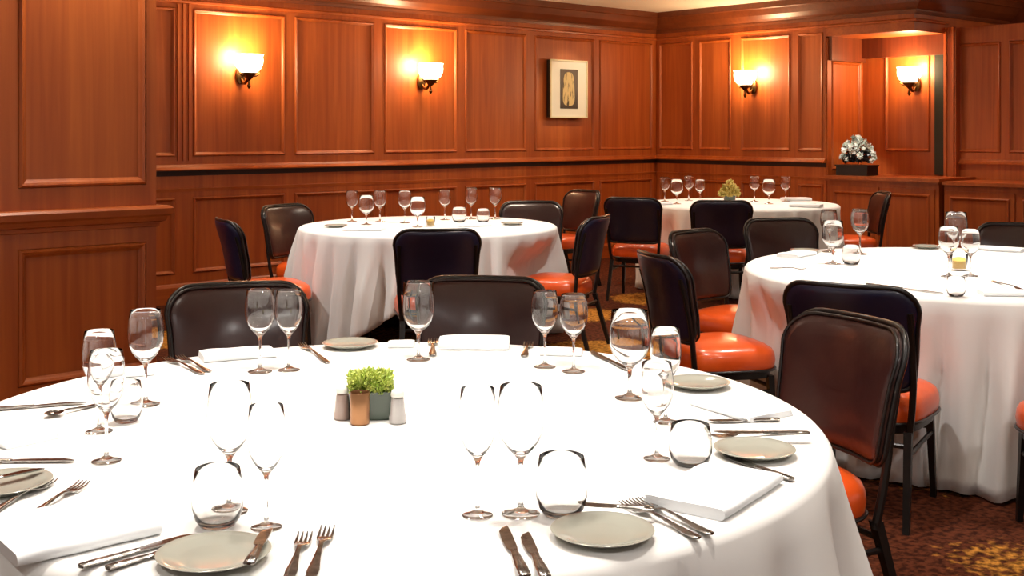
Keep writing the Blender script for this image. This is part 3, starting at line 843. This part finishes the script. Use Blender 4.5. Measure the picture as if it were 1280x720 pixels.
cutlery('fork', (962, 336), (1008, 338), 'fork at the left rim of the right-hand table', group=g)
cutlery('fork', (1240, 352), (1285, 366), 'fork beside the napkin at the near right of the right-hand table', group=g)

# ---------------------------------------------------------------- centrepieces
def leaf_tuft(name, mat, parent, n, rx, ry, z0, hgt, size, seed, dome=.3, out=.35, cube=False):
    rnd = random.Random(seed); m = MB()
    for k in range(n):
        if cube: x, y = rnd.uniform(-rx, rx), rnd.uniform(-ry, ry)
        else:
            a = rnd.uniform(0, 2 * PI); q = math.sqrt(rnd.random()); x, y = rx * q * math.cos(a), ry * q * math.sin(a)
        e = 1 - dome * ((x / rx) ** 2 + (y / ry) ** 2)
        z = z0 + hgt * e * rnd.uniform(.25, 1)
        d = Vector((x / rx * out + rnd.uniform(-.7, .7), y / ry * out + rnd.uniform(-.7, .7), rnd.uniform(.2, 1))).normalized()
        sd = d.cross(Vector((rnd.uniform(-1, 1), rnd.uniform(-1, 1), .3))).normalized()
        up = d.cross(sd) * size * .25
        b = Vector((x, y, z)); L = size * rnd.uniform(.7, 1.3); w = size * .28
        m.add([b, b + d * L * .5 + sd * w + up, b + d * L, b + d * L * .5 - sd * w + up, b + d * L * .5 - up], [(0, 1, 4), (1, 2, 4), (2, 3, 4), (3, 0, 4), (0, 1, 2, 3)])
    return m.build(name, mat, parent, smooth=False)
pc = P(463, 520)
pl = empty('potted_plant', (pc.x, pc.y, .7505), .12); tag(pl, 'small square dark pot with bright green foliage in the middle of the front table', 'plant')
m = MB(); hb = .042
def sq(w, z): return [(x * w, y * w, z) for x, y in [(-1, -1), (1, -1), (1, 1), (-1, 1)]]
m.loft([sq(.042, 0), sq(.044, .003), sq(.046, .062), sq(.042, .062), sq(.040, .05)], True, True, True); m.build('pot', M['greendark'], pl, smooth=False)
leaf_tuft('foliage', M['leaf'], pl, 1300, .046, .046, .040, .060, .011, 4, .12, .5, True)
m = MB(); m.lathe([(.0001, 0), (.019, 0), (.021, .002), (.0215, .004), (.0215, .068), (.0205, .070), (.0198, .068), (.0195, .012), (.0001, .010)], 32)
pq = P(450, 530); cu = m.build('copper_cup', M['copper']); cu.location = (pq.x, pq.y, .7505); tag(cu, 'small copper candle cup in front of the green plant', 'cup')
def shaker(x, y, mat, lb, nm):
    p = P(x, y); r = empty(nm, (p.x, p.y, .7505)); tag(r, lb, 'shaker')
    m = MB(); m.lathe([(.0001, .001), (.0155, .001), (.018, .004), (.0175, .02), (.015, .045), (.0135, .055), (.0001, .0555)], 24); m.build('contents', mat, r)
    m = MB(); m.lathe([(.0001, 0), (.0165, 0), (.019, .003), (.0188, .02), (.0162, .046), (.0145, .060), (.0138, .060), (.0155, .045), (.0178, .02), (.0165, .0035), (.0001, .0028)], 24); m.build('jar', M['glass'], r)
    m = MB(); m.lathe([(.0001, .059), (.0148, .059), (.0150, .066), (.012, .073), (.005, .077), (.0001, .078)], 24); m.build('lid', M['china_white'], r)
shaker(497, 529, M['salt'], 'white salt shaker right of the green plant', 'salt_shaker')
shaker(428, 524, M['pepper'], 'pinkish pepper shaker left of the green plant', 'pepper_shaker')

p = P(912, 252); g3p = empty('golden_plant', (p.x, p.y, .7505)); tag(g3p, 'bushy golden plant centrepiece on the far corner table', 'plant')
m = MB(); m.lathe([(.0001, 0), (.05, 0), (.06, .06), (.055, .062), (.0001, .05)], 24); m.build('pot', M['greendark'], g3p)
leaf_tuft('foliage', M['leaf_gold'], g3p, 420, .085, .085, .03, .15, .035, 9, .75, .4)

def votive(x, y, lb, s_=1.0):
    p = P(x, y); r = empty('candle_holder', (p.x, p.y, .7505)); tag(r, lb, 'candle holder')
    m = MB(); m.lathe([(.0001, 0), (.028, 0), (.032, .003), (.036, .07), (.035, .072), (.034, .070), (.030, .008), (.0001, .006)], 24); m.build('holder', M['glass'], r)
    m = MB(); m.lathe([(.0001, .008), (.027, .008), (.029, .04), (.020, .043), (.0001, .040)], 20); m.build('candle', M['candle'], r)
    r.scale = (s_,) * 3
votive(1199, 338, 'glass candle holder with amber candle in the middle of the right-hand table', 1.1)
votive(538, 283, 'small candle holder in the middle of the middle-left table', .9)

# flower box on the counter
p = RM @ Vector((-.16, s_at(1069, -.12), 0))
fb = empty('flower_box', (p.x, p.y, .951), math.atan2(A.y, A.x)); tag(fb, 'silver-white flower arrangement in a black box on the recess counter', 'flowers')
m = MB(); m.box(-.10, .10, -.18, .17, 0, .10); m.box(-.108, .108, -.188, .178, .09, .105); m.build('box', M['pot_black'], fb, smooth=False)
rnd = random.Random(3); m = MB(); m2 = MB()
for k in range(90):
    a = rnd.uniform(0, 2 * PI); ph_ = rnd.uniform(.05, 1.5); x, y = .12 * math.cos(ph_) * math.cos(a), .18 * math.cos(ph_) * math.sin(a)
    z = .13 + .24 * math.sin(ph_) * rnd.uniform(.8, 1.08); r_ = rnd.uniform(.020, .034)
    tgt = m if rnd.random() < .75 else m2
    o = Vector((x, y, z)); q = Vector((rnd.uniform(-1, 1), rnd.uniform(-1, 1), rnd.uniform(-1, 1))).normalized()
    for ring in range(3):
        ax = Vector((rnd.uniform(-1, 1), rnd.uniform(-1, 1), rnd.uniform(-1, 1))).normalized(); u_ = ax.orthogonal().normalized(); w_ = ax.cross(u_)
        for j in range(6):
            b = 2 * PI * j / 6; n_ = u_ * math.cos(b) + w_ * math.sin(b) + ax * .4; sd = w_ * math.cos(b) - u_ * math.sin(b)
            tgt.add([o, o + n_ * r_ * .6 + sd * r_ * .4, o + n_ * r_ * 1.1, o + n_ * r_ * .6 - sd * r_ * .4], [(0, 1, 2, 3)])
m.build('blossom', M['leaf_silver'], fb, smooth=False)
leaf_tuft('foliage', M['pot_black'], fb, 260, .09, .15, .09, .17, .04, 12, .5, .5)

# ---------------------------------------------------------------- lamps: sconce bulbs, ceiling spots out of view and added fill lights
def add_light(kind, name, loc, energy, col, size=.05, spot=None, blend=.6, aim=None):
    l = bpy.data.lights.new(name, kind); l.energy = energy; l.color = col
    if kind in ('POINT', 'SPOT'): l.shadow_soft_size = size
    if kind == 'SPOT': l.spot_size = math.radians(spot); l.spot_blend = blend
    if kind == 'AREA': l.shape = 'DISK'; l.size = size
    o = bpy.data.objects.new(name, l); COL.objects.link(o); o.location = loc
    if aim is not None: o.rotation_euler = (Vector(aim) - Vector(loc)).to_track_quat('-Z', 'Y').to_euler()
    return o
WARM = (1.0, .66, .34)
for p in LIGHTS: add_light('POINT', 'sconce_lamp', p + Vector((0, 0, .03)), 46, WARM, .07)
WHITE = (1.0, .93, .84)
def downs(c, off, e, ang=75, blend=.7):
    for (dx, dy) in off:
        add_light('SPOT', 'unseen_ceiling_spot', (c.x + dx, c.y + dy, CEIL - .03), e, WHITE, .09, ang, blend, (c.x + dx * .5, c.y + dy * .5, 0))
downs(T1, [(-.6, .35), (.6, .35), (-.6, -.5), (.6, -.5), (0, 0)], 80, 80)
downs(T2, [(-.4, -.2), (.4, -.2)], 80, 66)
downs(T3, [(-.3, -.2), (.4, -.2)], 70, 62)
downs(T4, [(-.5, -.1), (.5, -.1), (0, .5)], 120, 72)
# spots added as warm fill in the aisle and along the walls
for (x, y, e) in [(-1.9, 7.6, 70), (-.3, 10.2, 70), (1.1, 11.3, 50), (3.4, 10.2, 60), (-1.6, 4.6, 80), (.55, 5.4, 70), (.6, 8.3, 70), (2.3, 8.2, 50), (-1.9, 3.2, 40), (1.6, 3.3, 50)]:
    add_light('SPOT', 'unseen_ceiling_spot', (x, y, CEIL - .03), e, (1, .86, .68), .1, 120, .8, (x, y, 0))
for (x, y, e, tx, ty) in [(-2.5, 6.0, 150, -1.0, 7.2), (.9, 6.1, 110, -.1, 7.2), (.5, 3.9, 90, 1.6, 4.6)]:  # aimed spots added to rake the cloth skirts and bring out folds
    add_light('SPOT', 'unseen_ceiling_spot', (x, y, CEIL - .03), e, (1, .95, .9), .04, 60, .6, (tx, ty, .3))
for (x, y, e) in [(-.9, -.3, 80), (.9, -.2, 90), (2.4, 1.6, 110)]:  # spots added near the camera to lift cloth skirts and chair fronts
    add_light('SPOT', 'unseen_ceiling_spot', (x, y, CEIL - .03), e, (1, .95, .90), .12, 130, .8, (x * 1.2, y + 1.2, 0))
pw_ = pic.location; nb = Vector((B.x, B.y, 0))
add_light('SPOT', 'picture_spot', (pw_.x + nb.x * 1.1 + .25, pw_.y + nb.y * 1.1 + .2, CEIL - .03), 45, (1, .88, .66), .02, 34, .6, pw_)
add_light('SPOT', 'flower_fill', (fb.location.x - .45, fb.location.y - .9, CEIL - .5), 70, (1, .95, .88), .02, 22, .6, fb.location + Vector((0, 0, .25)))  # fill light added to brighten the blossoms, no fixture there
pz = RM @ Vector((-1.2, 4.4, 2.5)); add_light('POINT', 'recess_fill', pz, 9, (1, .75, .5), .1)  # fill light added to lift the dark area past the bulkhead
# warm ambient fill added by the world background
W = bpy.data.worlds.new('World'); SC.world = W; W.use_nodes = True
bg = W.node_tree.nodes['Background']; bg.inputs[0].default_value = (1, .86, .74, 1); bg.inputs[1].default_value = .42

# ---------------------------------------------------------------- camera
cam = bpy.data.cameras.new('camera'); co = bpy.data.objects.new('camera', cam); COL.objects.link(co)
co.location = (0, 0, EYE); co.rotation_euler = (PI / 2, 0, 0)
cam.sensor_width = 36; cam.lens = F / 1280 * 36; cam.shift_y = -(360 - HY) / 1280; cam.clip_start = .05
SC.camera = co
SC.view_settings.view_transform = 'Standard'; SC.view_settings.look = 'None'
SC.view_settings.gamma = 1; SC.view_settings.exposure = 0.14; SC.view_settings.use_curve_mapping = False
SC.cycles.transparent_max_bounces = 40; SC.cycles.max_bounces = 12; SC.cycles.use_denoising = True
SC.cycles.transmission_bounces = 10; SC.cycles.sample_clamp_indirect = 6
bpy.context.view_layer.update()
